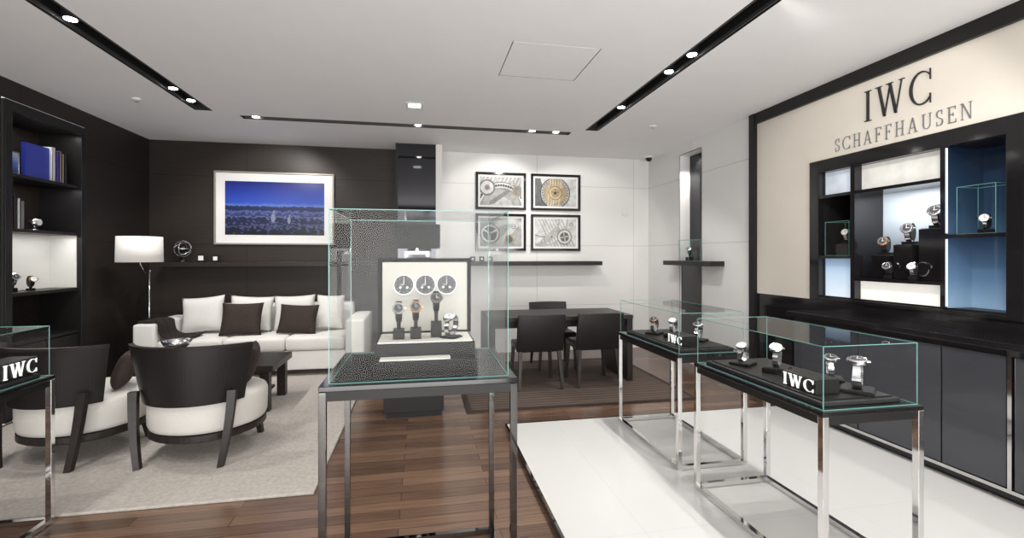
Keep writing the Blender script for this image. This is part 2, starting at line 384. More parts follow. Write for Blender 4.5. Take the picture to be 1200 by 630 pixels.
t = thing('ceiling_light', 'small square recessed ceiling light in the middle of the ceiling', 'ceiling light', (-.07, 4.84, H))
obj('bezel', boxes((-.085, -.085, -.006, .085, -.06, 0), (-.085, .06, -.006, .085, .085, 0), (-.085, -.06, -.006, -.06, .06, 0), (.06, -.06, -.006, .085, .06, 0)), 'white', t)
obj('diffuser', boxes((-.06, -.06, -.004, .06, .06, 0)), 'lamp_square', t)
t = thing('ceiling_hatch', 'square flush white access panel in the ceiling outlined by a dark seam', 'hatch', ((hatch[0]+hatch[1])/2, (hatch[2]+hatch[3])/2, H)); a, b = (hatch[1]-hatch[0])/2, (hatch[3]-hatch[2])/2
obj('panel', boxes((-a+.007, -b+.007, 0, a-.007, b-.007, .015)), 'ceiling', t)
obj('frame', boxes((-a-.02, -b-.02, .016, a+.02, b+.02, .03), (-a-.001, -b-.001, .001, -a, b, .016), (a, -b, .001, a+.001, b, .016), (-a, -b-.001, .001, a, -b, .016), (-a, b, .001, a, b+.001, .016)), 'black_matte', t)
t = thing('security_camera', 'small black dome camera on the ceiling by the right back corner', 'camera', (3.36, 6.62, H))
bm = B(); lathe(bm, [(.065, 0), (.065, -.03), (.055, -.035), (0, -.035)]); obj('mount', bm, 'white', t, True)
bm = B(); lathe(bm, [(.05, -.034), (.047, -.055), (.035, -.075), (.015, -.085), (0, -.086)]); obj('dome', bm, 'black', t, True)
for (x, y), lb in (((-2.68, 5.13), 'small white ceiling detector left of the left light slot'), ((2.63, 5.08), 'small white ceiling detector right of the right light slot')):
    t = thing('smoke_detector', lb, 'detector', (x, y, H))
    bm = B(); lathe(bm, [(.04, 0), (.04, -.012), (.03, -.02), (0, -.02)], 24); obj('base', bm, 'white', t, True)
    bm = B(); cyl(bm, (0, 0, -.027), .014, .014, seg=16); obj('sensor', bm, 'steel', t)

# ------------------------------------------------------------------ left bookcase
t = thing('bookcase', 'tall black built-in bookcase in the dark left wall', 'bookcase', (XL, 5.2, 0)); D = .36
obj('frame', boxes((-D, -.49, .01, .025, -.42, 2.75), (-D, .42, .01, .025, .49, 2.75), (-D, -.42, 2.66, .025, .42, 2.75), (-D, -.42, .01, .0, .42, .08)), 'black_satin', t, bevel=.003)
obj('back_panel', boxes((-D, -.42, .08, -D+.01, .42, 2.66)), 'wenge', t)
for z in (2.11, 1.63, 1.07, .64): obj('shelf', boxes((-D+.01, -.42, z, 0, .42, z+.03)), 'black_satin', t, bevel=.002)
obj('lit_panel', boxes((-.26, -.419, 1.101, -.25, .419, 1.629), (-.249, .41, 1.101, -.02, .419, 1.629)), 'lit_niche', t, label='glowing white lining of the middle compartment')
for s in (-1, 1): d = obj('door', boxes((-.02, s*.212-.2, .09, .0, s*.212+.2, .63)), 'black_satin', t, bevel=.003); obj('knob', cyl(B(), (.008, s*.04, .5), .01, .016, 'X', 16), 'steel', d)
for z in (2.655, 2.105, 1.62):
    l = bpy.data.lights.new('shelf_light', 'AREA'); l.shape = 'RECTANGLE'; l.size = .05; l.size_y = .7; l.energy = 1.8 if z > 1.63 else 2.0
    o = bpy.data.objects.new('shelf_lamp', l); C.objects.link(o); o.location = (XL-.06, 5.2, z-.004)
def book(y, w, h, d, m, label, z, x=XL-.03, group='books in the bookcase'):
    b = thing('book', label, 'book', (x, y, z), 0, group)
    obj('cover', boxes((-.003, -w/2, 0, 0, w/2, h), (-d, -w/2, 0, 0, -w/2+.003, h), (-d, w/2-.003, 0, 0, w/2, h)), m, b)
    obj('pages', boxes((-d+.004, -w/2+.003, .003, -.003, w/2-.003, h-.004)), 'paper', b)
bk = {n: mat('cover_'+n, c, .45) for n, c in dict(blue=(.035, .055, .4), violet=(.08, .04, .34), navy=(.012, .015, .08), white=(.7, .7, .7), grey=(.2, .2, .21), red=(.3, .02, .02), tan=(.4, .27, .15), black=(.015, .015, .015)).items()}
# large blue book shown cover-on, leaning rows beside it
t = thing('book', 'large blue book shown cover-on on the top bookcase shelf', 'book', (XL-.05, 5.16, 2.1405), 0, 'books in the bookcase')
obj('cover', boxes((-.004, -.14, 0, 0, .14, .31), (-.034, -.14, 0, -.03, .14, .31), (-.03, -.14, 0, -.004, -.136, .31)), bk['blue'], t)
obj('pages', boxes((-.0295, -.1355, .004, -.0045, .136, .306)), 'paper', t)
y = 5.31
for w, h, c, lb in ((.035, .33, 'white', 'tall thin white book on the top bookcase shelf'), (.04, .30, 'violet', 'violet book beside the white book on the top bookcase shelf'), (.03, .31, 'grey', 'grey book near the right end of the top shelf'), (.025, .29, 'tan', 'thin tan book at the right end of the top shelf'), (.035, .3, 'black', 'black book last in the row on the top bookcase shelf')):
    book(y+w/2, w, h, .2, bk[c], lb, 2.1405); y += w+.006
y = 4.83
for w, h, c, lb in ((.03, .26, 'red', 'thin red book on the second bookcase shelf'), (.035, .28, 'black', 'black book beside the red book on the second shelf'), (.03, .27, 'white', 'white book on the second bookcase shelf'), (.04, .25, 'grey', 'grey book at the end of the second shelf row')):
    book(y+w/2, w, h, .2, bk[c], lb, 1.6605); y += w+.005
t = thing('photo_frame', 'small silver framed blue photo at the left of the top bookcase shelf', 'photo frame', (XL-.06, 4.91, 2.141), (0, 0, PI/2))
obj('frame', boxes((-.06, 0, 0, .06, .015, .012), (-.06, 0, .188, .06, .015, .2), (-.06, 0, .012, -.048, .015, .188), (.048, 0, .012, .06, .015, .188)), 'steel', t)
obj('picture', boxes((-.048, .004, .012, .048, .012, .188)), 'photo_blue', t)
obj('stand', prism(B(), [(0.012, .12), (.012, .0), (.07, 0)], -.01, .01, lambda a, b, d: (d, a, b)), 'black_satin', t)
t = thing('desk_clock', 'small silver ball clock on the second bookcase shelf', 'clock', (XL-.12, 5.22, 1.6605))
bm = B(); lathe(bm, [(.035, 0), (.035, .01), (.012, .015), (.012, .03), (0, .03)], 24); obj('base', bm, 'steel', t, True)
bm = B(); lathe(bm, [(0, .03)]+[(.045*math.sin(PI*i/12), .074-.045*math.cos(PI*i/12)) for i in range(1, 12)]+[(0, .119)], 24); obj('ball', bm, 'steel', t, True)
obj('dial', cyl(B(), (.042, 0, .078), .03, .008, 'X', 24), 'dial_white', t)

# ------------------------------------------------------------------ watches and stands
def watch(label, loc, rotz=0, strap='leather', dial='dial_white', case='steel', sc=1.0, tilt=22, group='wristwatches on show', lean=0.0):
    t = thing('wristwatch', label, 'watch', loc, (lean, 0, rotz), group); t.scale = (sc,)*3
    ry, rz, cz, hw = .029, .037, .039, .0105
    bm = B(); n = 36; rg = []
    for i in range(n):
        a = 2*PI*i/n; c, s = math.cos(a), math.sin(a); wv = hw*(1-.25*max(0, c)); o_ = .0025+(.0012 if strap == 'steel' and i % 2 else 0)
        rg.append([bm.verts.new((x, (ry+o)*-c, cz+(rz+o)*s)) for x, o in ((-wv, 0), (wv, 0), (wv, o_), (-wv, o_))])
    for i in range(n):
        A, Q = rg[i], rg[(i+1) % n]
        for k in range(4): bm.faces.new((A[k], A[(k+1) % 4], Q[(k+1) % 4], Q[k]))
    obj('strap', bm, strap, t)
    a = R(tilt); mm = Matrix.Translation((0, -ry*math.cos(a)-.002, cz+rz*math.sin(a))) @ Matrix.Rotation(PI/2-a, 4, 'X')
    bm = B(); lathe(bm, [(.0, -.003), (.02, -.003), (.0225, 0), (.0225, .007), (.020, .010), (.018, .0102), (.018, .0085), (0, .0085)], 32); bm.transform(mm); obj('case', bm, case, t, False)
    bm = B(); cyl(bm, (0, 0, .0089), .0178, .0012, seg=32); bm.transform(mm); dl = obj('dial', bm, dial, t)
    bm = B(); box(bm, -.0007, -.002, .0095, .0007, .013, .0102); box(bm, -.002, -.0007, .0095, .010, .0007, .0102)
    for i in range(12):
        q = 2*PI*i/12; cyl(bm, (.0148*math.cos(q), .0148*math.sin(q), .0097), .0011, .0006, seg=6)
    bm.transform(mm); obj('hands', bm, 'dial_white' if dial == 'dial_black' else 'dial_black', dl)
    bm = B(); cyl(bm, (.025, 0, .003), .0035, .006, 'X', 12); bm.transform(mm); obj('crown', bm, case, t)
    return t
def stand(label, loc, h, w=.05, rotz=0, sc=1.0, group='black watch stands', base='black_flat'):
    t = thing('watch_stand', label, 'stand', loc, rotz, group)
    if h > .03:
        obj('base', boxes((-w/2, -w/2, 0, w/2, w/2, h*.6)), base, t, bevel=.002)
        obj('post', boxes((-.008, -.008, h*.6, .008, .008, h)), base, t)
    else: obj('base', boxes((-w/2, -w/2, 0, w/2, w/2, h)), base, t, bevel=.002)
    bm = B(); n = 24
    A = [[bm.verts.new((xx, -.0262*sc*math.cos(2*PI*i/n), h+(.039+.034*math.sin(2*PI*i/n))*sc)) for i in range(n)] for xx in (-.012*sc, .012*sc)]
    for i in range(n): bm.faces.new((A[0][i], A[0][(i+1) % n], A[1][(i+1) % n], A[1][i]))
    bm.faces.new(A[0]); bm.faces.new(A[1])
    obj('holder', bm, 'tray', t)
    return t
def watch_on_stand(wl, sl, loc, h, rotz=0, sc=1.0, w=.05, **kw):
    stand(sl, loc, h, w, rotz, sc)
    watch(wl, (loc[0], loc[1], loc[2]+h), rotz, sc=sc, **kw)
def watch_on_pad(wl, sl, loc, rotz=0, sc=1.0, w=.09, h=.016, lean=-38, **kw):
    """watch lying back on a low dark pad"""
    t = thing('watch_pad', sl, 'pad', loc, rotz, 'low dark pads under the watches')
    obj('base', boxes((-w/2, -w/2, 0, w/2, w/2, h-.004)), 'black_flat', t, bevel=.002)
    obj('cushion_top', boxes((-w/2+.006, -w/2+.006, h-.004, w/2-.006, w/2-.006, h)), 'tray', t, bevel=.001)
    a = R(lean); low = .039*math.cos(a)-math.hypot(.0325*math.sin(a), .0405*math.cos(a))
    off = -.039*math.sin(a)*sc
    x, y = loc[0]+math.sin(rotz)*off, loc[1]-math.cos(rotz)*off
    watch(wl, (x, y, loc[2]+h-low*sc+.0005), rotz, sc=sc, lean=a, **kw)

watch_on_stand('steel watch with steel bracelet at the left in the lit bookcase compartment', 'black stand at the left in the lit bookcase compartment', (XL-.12, 4.98, 1.1005), .06, R(60), 1.4, dial='dial_black', strap='steel')
watch_on_stand('gold watch at the right in the lit bookcase compartment', 'black stand at the right in the lit bookcase compartment', (XL-.12, 5.18, 1.1005), .035, R(60), 1.3, case='gold')

# ------------------------------------------------------------------ display tables and glass covers
def display_table(x0, x1, y0, y1, zf, T, label, leg=.028, m='chrome'):
    cx, cy = (x0+x1)/2, (y0+y1)/2; a, b = (x1-x0)/2, (y1-y0)/2
    t = thing('display_table', label, 'display table', (cx, cy, zf)); T -= zf
    obj('tabletop', boxes((-a, -b, T-.02, a, b, T)), 'black', t, bevel=.002)
    obj('apron', boxes((-a+leg, -b+.004, T-.055, a-leg, -b+.02, T-.021), (-a+leg, b-.02, T-.055, a-leg, b-.004, T-.021), (-a+.004, -b+leg, T-.055, -a+.02, b-leg, T-.021), (a-.02, -b+leg, T-.055, a-.004, b-leg, T-.021)), 'black_satin', t)
    for sx in (-1, 1):
        for sy in (-1, 1):
            X0, X1 = sorted((sx*a, sx*(a-leg))); Y0, Y1 = sorted((sy*b, sy*(b-leg)))
            obj('leg', boxes((X0, Y0, 0, X1, Y1, T-.021)), m, t, bevel=.0015)
    for sy in (-1, 1):
        Y0, Y1 = sorted((sy*b, sy*(b-leg))); obj('rail', boxes((-a+leg, Y0, .004, a-leg, Y1, .028)), m, t)
    for sx in (-1, 1):
        X0, X1 = sorted((sx*a, sx*(a-leg))); obj('rail', boxes((X0, -b+leg, .004, X1, b-leg, .028)), m, t)
    return t
def glass_cover(x0, x1, y0, y1, z0, z1, label, e=.0028, name='glass_cover'):
    cx, cy = (x0+x1)/2, (y0+y1)/2; a, b, h = (x1-x0)/2, (y1-y0)/2, z1-z0
    t = thing(name, label, 'glass case', (cx, cy, z0+.0005)); k = e/2; A, Q = a-k, b-k
    for ps in (((-A, -Q, k), (A, -Q, k), (A, -Q, h-k), (-A, -Q, h-k)), ((-A, Q, k), (A, Q, k), (A, Q, h-k), (-A, Q, h-k)),
               ((-A, -Q, k), (-A, Q, k), (-A, Q, h-k), (-A, -Q, h-k)), ((A, -Q, k), (A, Q, k), (A, Q, h-k), (A, -Q, h-k))):
        obj('glass_panel', quad(*ps), 'glass', t)
    obj('glass_lid', quad((-A, -Q, h-k), (A, -Q, h-k), (A, Q, h-k), (-A, Q, h-k)), 'glass', t)
    bm = B()
    for z in (0, h-e):
        for s in (-1, 1):
            ya, yb = sorted((s*b, s*(b-e))); box(bm, -a, ya, z, a, yb, z+e)
            xa, xb = sorted((s*a, s*(a-e))); box(bm, xa, -b+e, z, xb, b-e, z+e)
    for sx in (-1, 1):
        for sy in (-1, 1):
            xa, xb = sorted((sx*a, sx*(a-e))); ya, yb = sorted((sy*b, sy*(b-e))); box(bm, xa, ya, e, xb, yb, h-e)
    obj('glass_edge', bm, 'glass_edge', t, label='pale green polished glass edges')
    return t
display_table(-.365, .365, 1.80, 2.42, 0, .95, 'tall square black topped display table with metal legs at the centre front', .026, 'dark_chrome')
glass_cover(-.335, .335, 1.83, 2.39, .95, 1.595, 'tall clear glass case over the open watch box at the centre front')
TZ, GZ = .785, 1.05
display_table(1.60, 2.10, 1.65, 2.58, PF, TZ, 'low long chrome display table nearest the camera on the white floor')
glass_cover(1.615, 2.085, 1.665, 2.565, TZ, GZ, 'low clear glass cover on the nearer right display table')
display_table(1.62, 2.12, 2.79, 3.74, PF, TZ, 'low long chrome display table farther back on the white floor')
glass_cover(1.635, 2.105, 2.805, 3.725, TZ, GZ, 'low clear glass cover on the farther right display table')
display_table(-2.45, -1.93, 1.95, 2.955, 0, TZ, 'low chrome display table cut off at the left edge of the photo')
glass_cover(-2.435, -1.945, 1.965, 2.94, TZ, GZ, 'low clear glass cover on the display table at the left edge')

# centre case: open presentation box
t = thing('presentation_box', 'open black presentation box with pale lined lid holding three round gauges', 'box', (.018, 2.14, .9505))
obj('body', boxes((-.21, -.18, 0, .21, .16, .03), (-.21, -.1, .03, .21, .16, .10)), 'black_flat', t, bevel=.003)
obj('tray_lining', boxes((-.2, -.085, .1, .2, .15, .106)), 'lining', t, bevel=.002)
dr = obj('drawer', boxes((-.205, -.176, .03, .205, -.101, .045)), 'black_flat', t)
obj('drawer_lining', boxes((-.185, -.168, .045, .10, -.108, .05)), 'lining', dr)
lid = obj('lid', boxes((-.218, .162, .1, .218, .185, .46)), 'black_flat', t, bevel=.003)
obj('lid_lining', boxes((-.198, .155, .115, .198, .1615, .441)), 'lid_cream', lid)
for x in (-.1, 0, .1):
    bm = B(); lathe(bm, [(.0445, 0), (.048, 0), (.048, .010), (.0445, .010)], 40, True); bm.transform(Matrix.Translation((x, .1548, .335)) @ Matrix.Rotation(PI/2, 4, 'X')); obj('gauge_bezel', bm, 'steel_dim', lid)
    bm = B(); cyl(bm, (x, .151, .335), .0443, .006, 'Y', 40); obj('gauge_face', bm, 'dial_grey', lid)
    bm = B()
    for i in range(12):
        q = 2*PI*i/12; cyl(bm, (x+.036*math.cos(q), .1475, .335+.036*math.sin(q)), .0022, .0012, 'Y', 8)
    box(bm, x-.0012, .1468, .335, x+.0012, .1478, .364); box(bm, x-.018, .1468, .3338, x, .1478, .3362)
    for dx in (-.016, .016): cyl(bm, (x+dx, .1475, .322), .0055, .0012, 'Y', 16)
    obj('gauge_hands', bm, 'dial_white', lid)
ZT = 1.057
watch_on_stand('brown strap watch on the left stand before the pale box lid', 'left black stand before the pale box lid', (-.098, 2.14, ZT), .075, 0, 1.15, .048, dial='dial_black', strap='brown_fabric')
watch_on_stand('gold watch on the middle stand before the pale box lid', 'middle black stand before the pale box lid', (-.025, 2.14, ZT), .08, 0, 1.15, .048, dial='dial_black', case='gold')
watch_on_stand('black watch on the tallest right stand before the pale box lid', 'tallest black stand before the pale box lid', (.065, 2.17, ZT), .115, 0, 1.15, .048, dial='dial_black', case='dark_chrome')
watch_on_pad('steel bracelet watch lying low at the right of the pale box tray', 'low pad at the right of the pale box tray', (.13, 2.13, ZT), R(-35), 1.2, .075, .01, strap='steel', dial='dial_white')

# trays, name plates and watches in the low cases
def tray(x0, x1, y0, y1, z, label):
    t = thing('display_tray', label, 'tray', ((x0+x1)/2, (y0+y1)/2, z+.0005)); a, b = (x1-x0)/2, (y1-y0)/2
    obj('base', boxes((-a, -b, 0, a, b, .018)), 'tray', t, bevel=.002)
    obj('pad', boxes((-a+.02, -b+.02, .018, a-.02, b-.02, .024)), 'black_satin', t)
def plate(loc, n, w, h, label, depth=.12, cap=.05):
    l, e = facing(n, loc)
    t = thing('name_plate', label, 'sign', l, e)
    obj('block', boxes((-w/2, 0, -depth, w/2, h, 0)), 'black_satin', t, bevel=.002)
    lettering(t, 'IWC', w*.9, cap, .006, 'white_letter', .0005, tk=.075, tn=.03, sh=.05)
    for c in t.children:
        if c.name.startswith('letter'): c.location = (0, (h-cap)/2, 0)
zt = TZ+.0255
tray(1.65, 2.05, 1.71, 2.53, TZ, 'charcoal tray inside the nearer right glass cover')
plate((1.70, 1.89, zt), (-1, 0, 0), .2, .066, 'black block with white serif letters in the nearer right glass case', .12, .055)
watch_on_pad('steel bracelet watch at the far end of the nearer right case', 'low pad at the far end of the nearer right case', (1.78, 2.38, zt), R(-60), 1.3, .11, strap='steel', dial='dial_black', lean=-40)
watch_on_pad('steel watch with white dial behind the white letters in the nearer case', 'low pad behind the white letters in the nearer case', (1.84, 2.19, zt), R(-50), 1.45, .12, .03, dial='dial_white', strap='steel', lean=-35)
watch_on_pad('dark dial steel watch behind the closest watch in the nearer right case', 'low pad behind the closest watch in the nearer right case', (1.98, 2.0, zt), R(-40), 1.35, .11, strap='steel', dial='dial_black', lean=-45)
watch_on_pad('large steel bracelet watch closest to the camera in the nearer right case', 'low pad closest to the camera in the nearer right case', (1.935, 1.81, zt), R(-50), 1.75, .13, strap='steel', dial='dial_black', lean=-58)
tray(1.67, 2.07, 2.86, 3.68, TZ, 'charcoal tray inside the farther right glass cover')
plate((1.73, 3.02, zt), (-1, 0, 0), .2, .066, 'black block with white serif letters in the farther right glass case', .12, .055)
watch_on_pad('steel watch in the middle of the farther right case', 'low pad in the middle of the farther right case', (1.86, 3.27, zt), R(-50), 1.4, .11, .03, strap='steel', lean=-38)
watch_on_pad('gold watch at the far end of the farther right case', 'low pad at the far end of the farther right case', (1.80, 3.45, zt), R(-50), 1.4, .11, case='gold', dial='dial_black', strap='steel', lean=-38)
watch_on_pad('steel watch with dark dial at the near end of the farther right case', 'low pad at the near end of the farther right case', (1.96, 3.10, zt), R(-50), 1.45, .11, dial='dial_black', strap='steel', lean=-45)
tray(-2.40, -1.975, 2.0, 2.92, TZ, 'charcoal tray inside the left edge glass cover')
plate((-1.985, 2.805, zt), (1, 0, 0), .23, .085, 'black block with white serif letters in the left edge glass case', .13, .07)
watch_on_pad('steel bracelet watch behind the white letters in the left edge case', 'low pad behind the white letters in the left edge case', (-2.24, 2.80, zt), R(30), 1.4, .11, .03, strap='steel', dial='dial_black', lean=-20)

# ------------------------------------------------------------------ wall display cabinet (right)
t = thing('wall_cabinet', 'black framed built-in wall display cabinet with lit compartments', 'display cabinet', (XR, 2.97, 1.05))
def cb(x0, y0, z0, x1, y1, z1): return (x0-XR, y0-2.97, z0-1.05, x1-XR, y1-2.97, z1-1.05)
fx, bx_ = XR-.02, XR+.36
obj('frame', boxes(cb(fx, 3.64, 1.031, fx+.05, 3.74, 2.27), cb(fx, 2.17, 1.031, fx+.05, 2.26, 2.27), cb(fx, 2.26, 2.16, fx+.05, 3.64, 2.27), cb(fx, 2.26, 1.031, fx+.05, 3.64, 1.06)), 'black', t, bevel=.003)
obj('case_side', boxes(cb(fx+.05, 3.635, 1.06, bx_, 3.65, 2.19)), 'black_satin', t); obj('case_side', boxes(cb(fx+.05, 2.25, 1.06, bx_, 2.265, 2.19)), 'black_satin', t)
obj('case_top', boxes(cb(fx+.05, 2.265, 2.16, bx_, 3.635, 2.175)), 'black_satin', t); obj('case_bottom', boxes(cb(fx+.05, 2.265, 1.055, bx_, 3.635, 1.07)), 'black_satin', t)
obj('divider', boxes(cb(fx, 3.28, 1.07, bx_, 3.32, 2.16)), 'black', t); obj('divider', boxes(cb(fx, 2.60, 1.07, bx_, 2.63, 2.16)), 'black', t)
for y0, y1, zz in ((3.32, 3.635, (1.40, 1.93)), (2.63, 3.28, (1.22, 1.93)), (2.265, 2.60, (1.54,))):
    for z in zz: obj('shelf', boxes(cb(fx, y0, z, bx_, y1, z+.025)), 'black', t)
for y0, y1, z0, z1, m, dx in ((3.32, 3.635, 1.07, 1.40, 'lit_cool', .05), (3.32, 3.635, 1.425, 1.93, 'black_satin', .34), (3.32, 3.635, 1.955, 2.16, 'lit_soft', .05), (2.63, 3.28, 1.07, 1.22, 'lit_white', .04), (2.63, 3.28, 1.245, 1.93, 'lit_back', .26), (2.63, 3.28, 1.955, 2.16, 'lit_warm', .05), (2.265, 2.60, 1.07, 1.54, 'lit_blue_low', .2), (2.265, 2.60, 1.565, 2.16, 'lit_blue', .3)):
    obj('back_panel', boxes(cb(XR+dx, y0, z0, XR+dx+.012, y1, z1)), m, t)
obj('side_lining', boxes(cb(fx+.02, 2.594, 1.07, XR+.2, 2.6, 1.54)), 'lit_blue_low', t); obj('side_lining', boxes(cb(fx+.02, 2.594, 1.565, XR+.3, 2.6, 2.16)), 'lit_blue', t)
obj('bright_edge', boxes(cb(fx+.006, 2.592, 1.08, fx+.014, 2.6, 1.535), cb(fx+.006, 2.592, 1.575, fx+.014, 2.6, 2.15)), 'lit_edge', t)  # thin emissive strip painting the bright inner edge of the blue compartments
def block(x, y, z, w, h, label):
    t = thing('display_block', label, 'block', (x, y, z+.0005), 0, 'black blocks in the wall cabinet')
    obj('body', boxes((-w/2, -w/2, 0, w/2, w/2, h)), 'black', t, bevel=.003); obj('top_pad', boxes((-w/2+.01, -w/2+.01, h, w/2-.01, w/2-.01, h+.004)), 'tray', t)
    return z+h+.005
ZM = 1.245
z = block(3.60, 3.12, ZM, .13, .18, 'lowest glossy black block in the wall cabinet'); watch_on_stand('gold watch on the lowest block in the wall cabinet', 'stand on the lowest block in the wall cabinet', (3.60, 3.12, z), .02, R(-70), 1.6, .08, case='gold', dial='dial_black')
z = block(3.60, 2.93, ZM, .14, .26, 'middle glossy black block in the wall cabinet'); watch_on_stand('steel watch on the middle block in the wall cabinet', 'stand on the middle block in the wall cabinet', (3.60, 2.93, z), .02, R(-70), 1.8, .08, strap='steel', dial='dial_black')
z = block(3.62, 2.75, ZM, .15, .37, 'tallest glossy black block in the wall cabinet'); watch_on_stand('steel watch on the tallest block in the wall cabinet', 'stand on the tallest block in the wall cabinet', (3.62, 2.75, z), .02, R(-70), 1.9, .08, strap='steel', dial='dial_black')
watch_on_stand('black strap watch low between the blocks of the wall cabinet', 'stand low between the blocks of the wall cabinet', (3.52, 3.025, ZM+.0005), .03, R(-70), 1.3, .05, dial='dial_black')
watch_on_stand('steel watch low in front of the tallest block in the wall cabinet', 'stand low in front of the tallest block in the wall cabinet', (3.51, 2.83, ZM+.0005), .03, R(-70), 1.3, .05, dial='dial_white', strap='steel')
z = block(3.62, 3.48, 1.425, .12, .10, 'small black block inside the left glass cube of the wall cabinet'); watch_on_stand('steel watch in the left glass cube of the wall cabinet', 'stand in the left glass cube of the wall cabinet', (3.62, 3.48, z), .02, R(-70), 1.4, .06, strap='steel')
glass_cover(3.51, 3.72, 3.36, 3.60, 1.425, 1.72, 'glass cube in the left column of the wall cabinet', .0028, 'glass_cube')
glass_cover(3.51, 3.69, 2.33, 2.55, 1.565, 1.88, 'glass cube in the blue compartment of the wall cabinet', .0028, 'glass_cube')
watch_on_stand('steel watch in the blue compartment glass cube', 'stand in the blue compartment glass cube', (3.60, 2.44, 1.5655), .03, R(-70), 1.3, .07, strap='steel')
l = bpy.data.lights.new('cabinet_light', 'AREA'); l.shape = 'RECTANGLE'; l.size = .04; l.size_y = .5; l.energy = 6; o = bpy.data.objects.new('cabinet_lamp', l); C.objects.link(o); o.location = (3.53, 2.95, 1.925)

# counter cabinet below
t = thing('counter_cabinet', 'long glossy dark counter cabinet below the wall display', 'cabinet', (3.34, 2.5, PF))
def cc(x0, y0, z0, x1, y1, z1): return (x0-3.34, y0-2.5, z0-PF, x1-3.34, y1-2.5, z1-PF)
obj('body', boxes(cc(3.225, 1.0, .10, 3.49, 3.62, .90)), 'black_satin', t)
obj('countertop', boxes(cc(3.17, .98, .90, 3.49, 3.66, .94)), 'black', t, bevel=.003)
obj('plinth', boxes(cc(3.26, 1.0, 0.0405, 3.49, 3.62, .10)), 'black', t)
for y0, y1 in ((3.0, 3.61), (2.42, 2.99), (2.08, 2.41), (1.5, 2.04), (1.01, 1.49)): obj('door', boxes(cc(3.205, y0, .13, 3.224, y1, .86)), 'cabinet', t, bevel=.002)
obj('trim_strip', boxes(cc(3.2, 1.0, .105, 3.224, 3.62, .125), cc(3.198, 2.05, .126, 3.224, 2.07, .899)), 'chrome', t, label='chrome strip')

# wall lettering
l, e = facing((-1, 0, 0), (XR-.001, 2.95, 2.495)); t = thing('wall_sign', 'large black three-letter serif sign high on the cream wall', 'sign', l, e); lettering(t, 'IWC', .52, .24, .012, 'letter_black')
l, e = facing((-1, 0, 0), (XR-.001, 2.965, 2.315)); t = thing('wall_sign', 'smaller grey twelve-letter serif sign below the large letters', 'sign', l, e); lettering(t, 'SCHAFFHAUSEN', 1.04, .108, .006, 'letter_grey', gap=.26, tk=.045, tn=.018, sh=.026)

# ------------------------------------------------------------------ wall shelves and pictures
def shelf(x0, y0, x1, y1, z, label):
    o = obj('wall_shelf', boxes((x0, y0, z-.06, x1, y1, z)), 'wenge', bevel=.003); return tag(o, label, 'shelf')
SZ = 1.345
shelf(-3.26, 6.68, -.345, 6.899, SZ, 'long dark shelf on the dark back wall behind the sofa')
shelf(.28, 6.68, 2.65, 6.899, SZ, 'long dark shelf on the white back wall under the four pictures')
shelf(3.30, 5.0, 3.499, 6.08, 1.36, 'short dark shelf on the white right wall below the lit niche')
def clip(poly, x0, x1, z0, z1):
    for ax, lim, sg in ((0, x0, 1), (0, x1, -1), (1, z0, 1), (1, z1, -1)):
        out = []
        for i in range(len(poly)):
            a, b = poly[i], poly[(i+1) % len(poly)]; ia, ib = sg*(a[ax]-lim) >= 0, sg*(b[ax]-lim) >= 0
            if ia: out.append(a)
            if ia != ib:
                t = (lim-a[ax])/(b[ax]-a[ax]); out.append((a[0]+t*(b[0]-a[0]), a[1]+t*(b[1]-a[1])))
        poly = out
        if len(poly) < 3: return []
    return poly
PM = ['p_pale', 'p_light', 'p_mid', 'p_dark', 'p_black', 'p_gold', 'p_goldl', 'p_bronze', 'p_ruby']
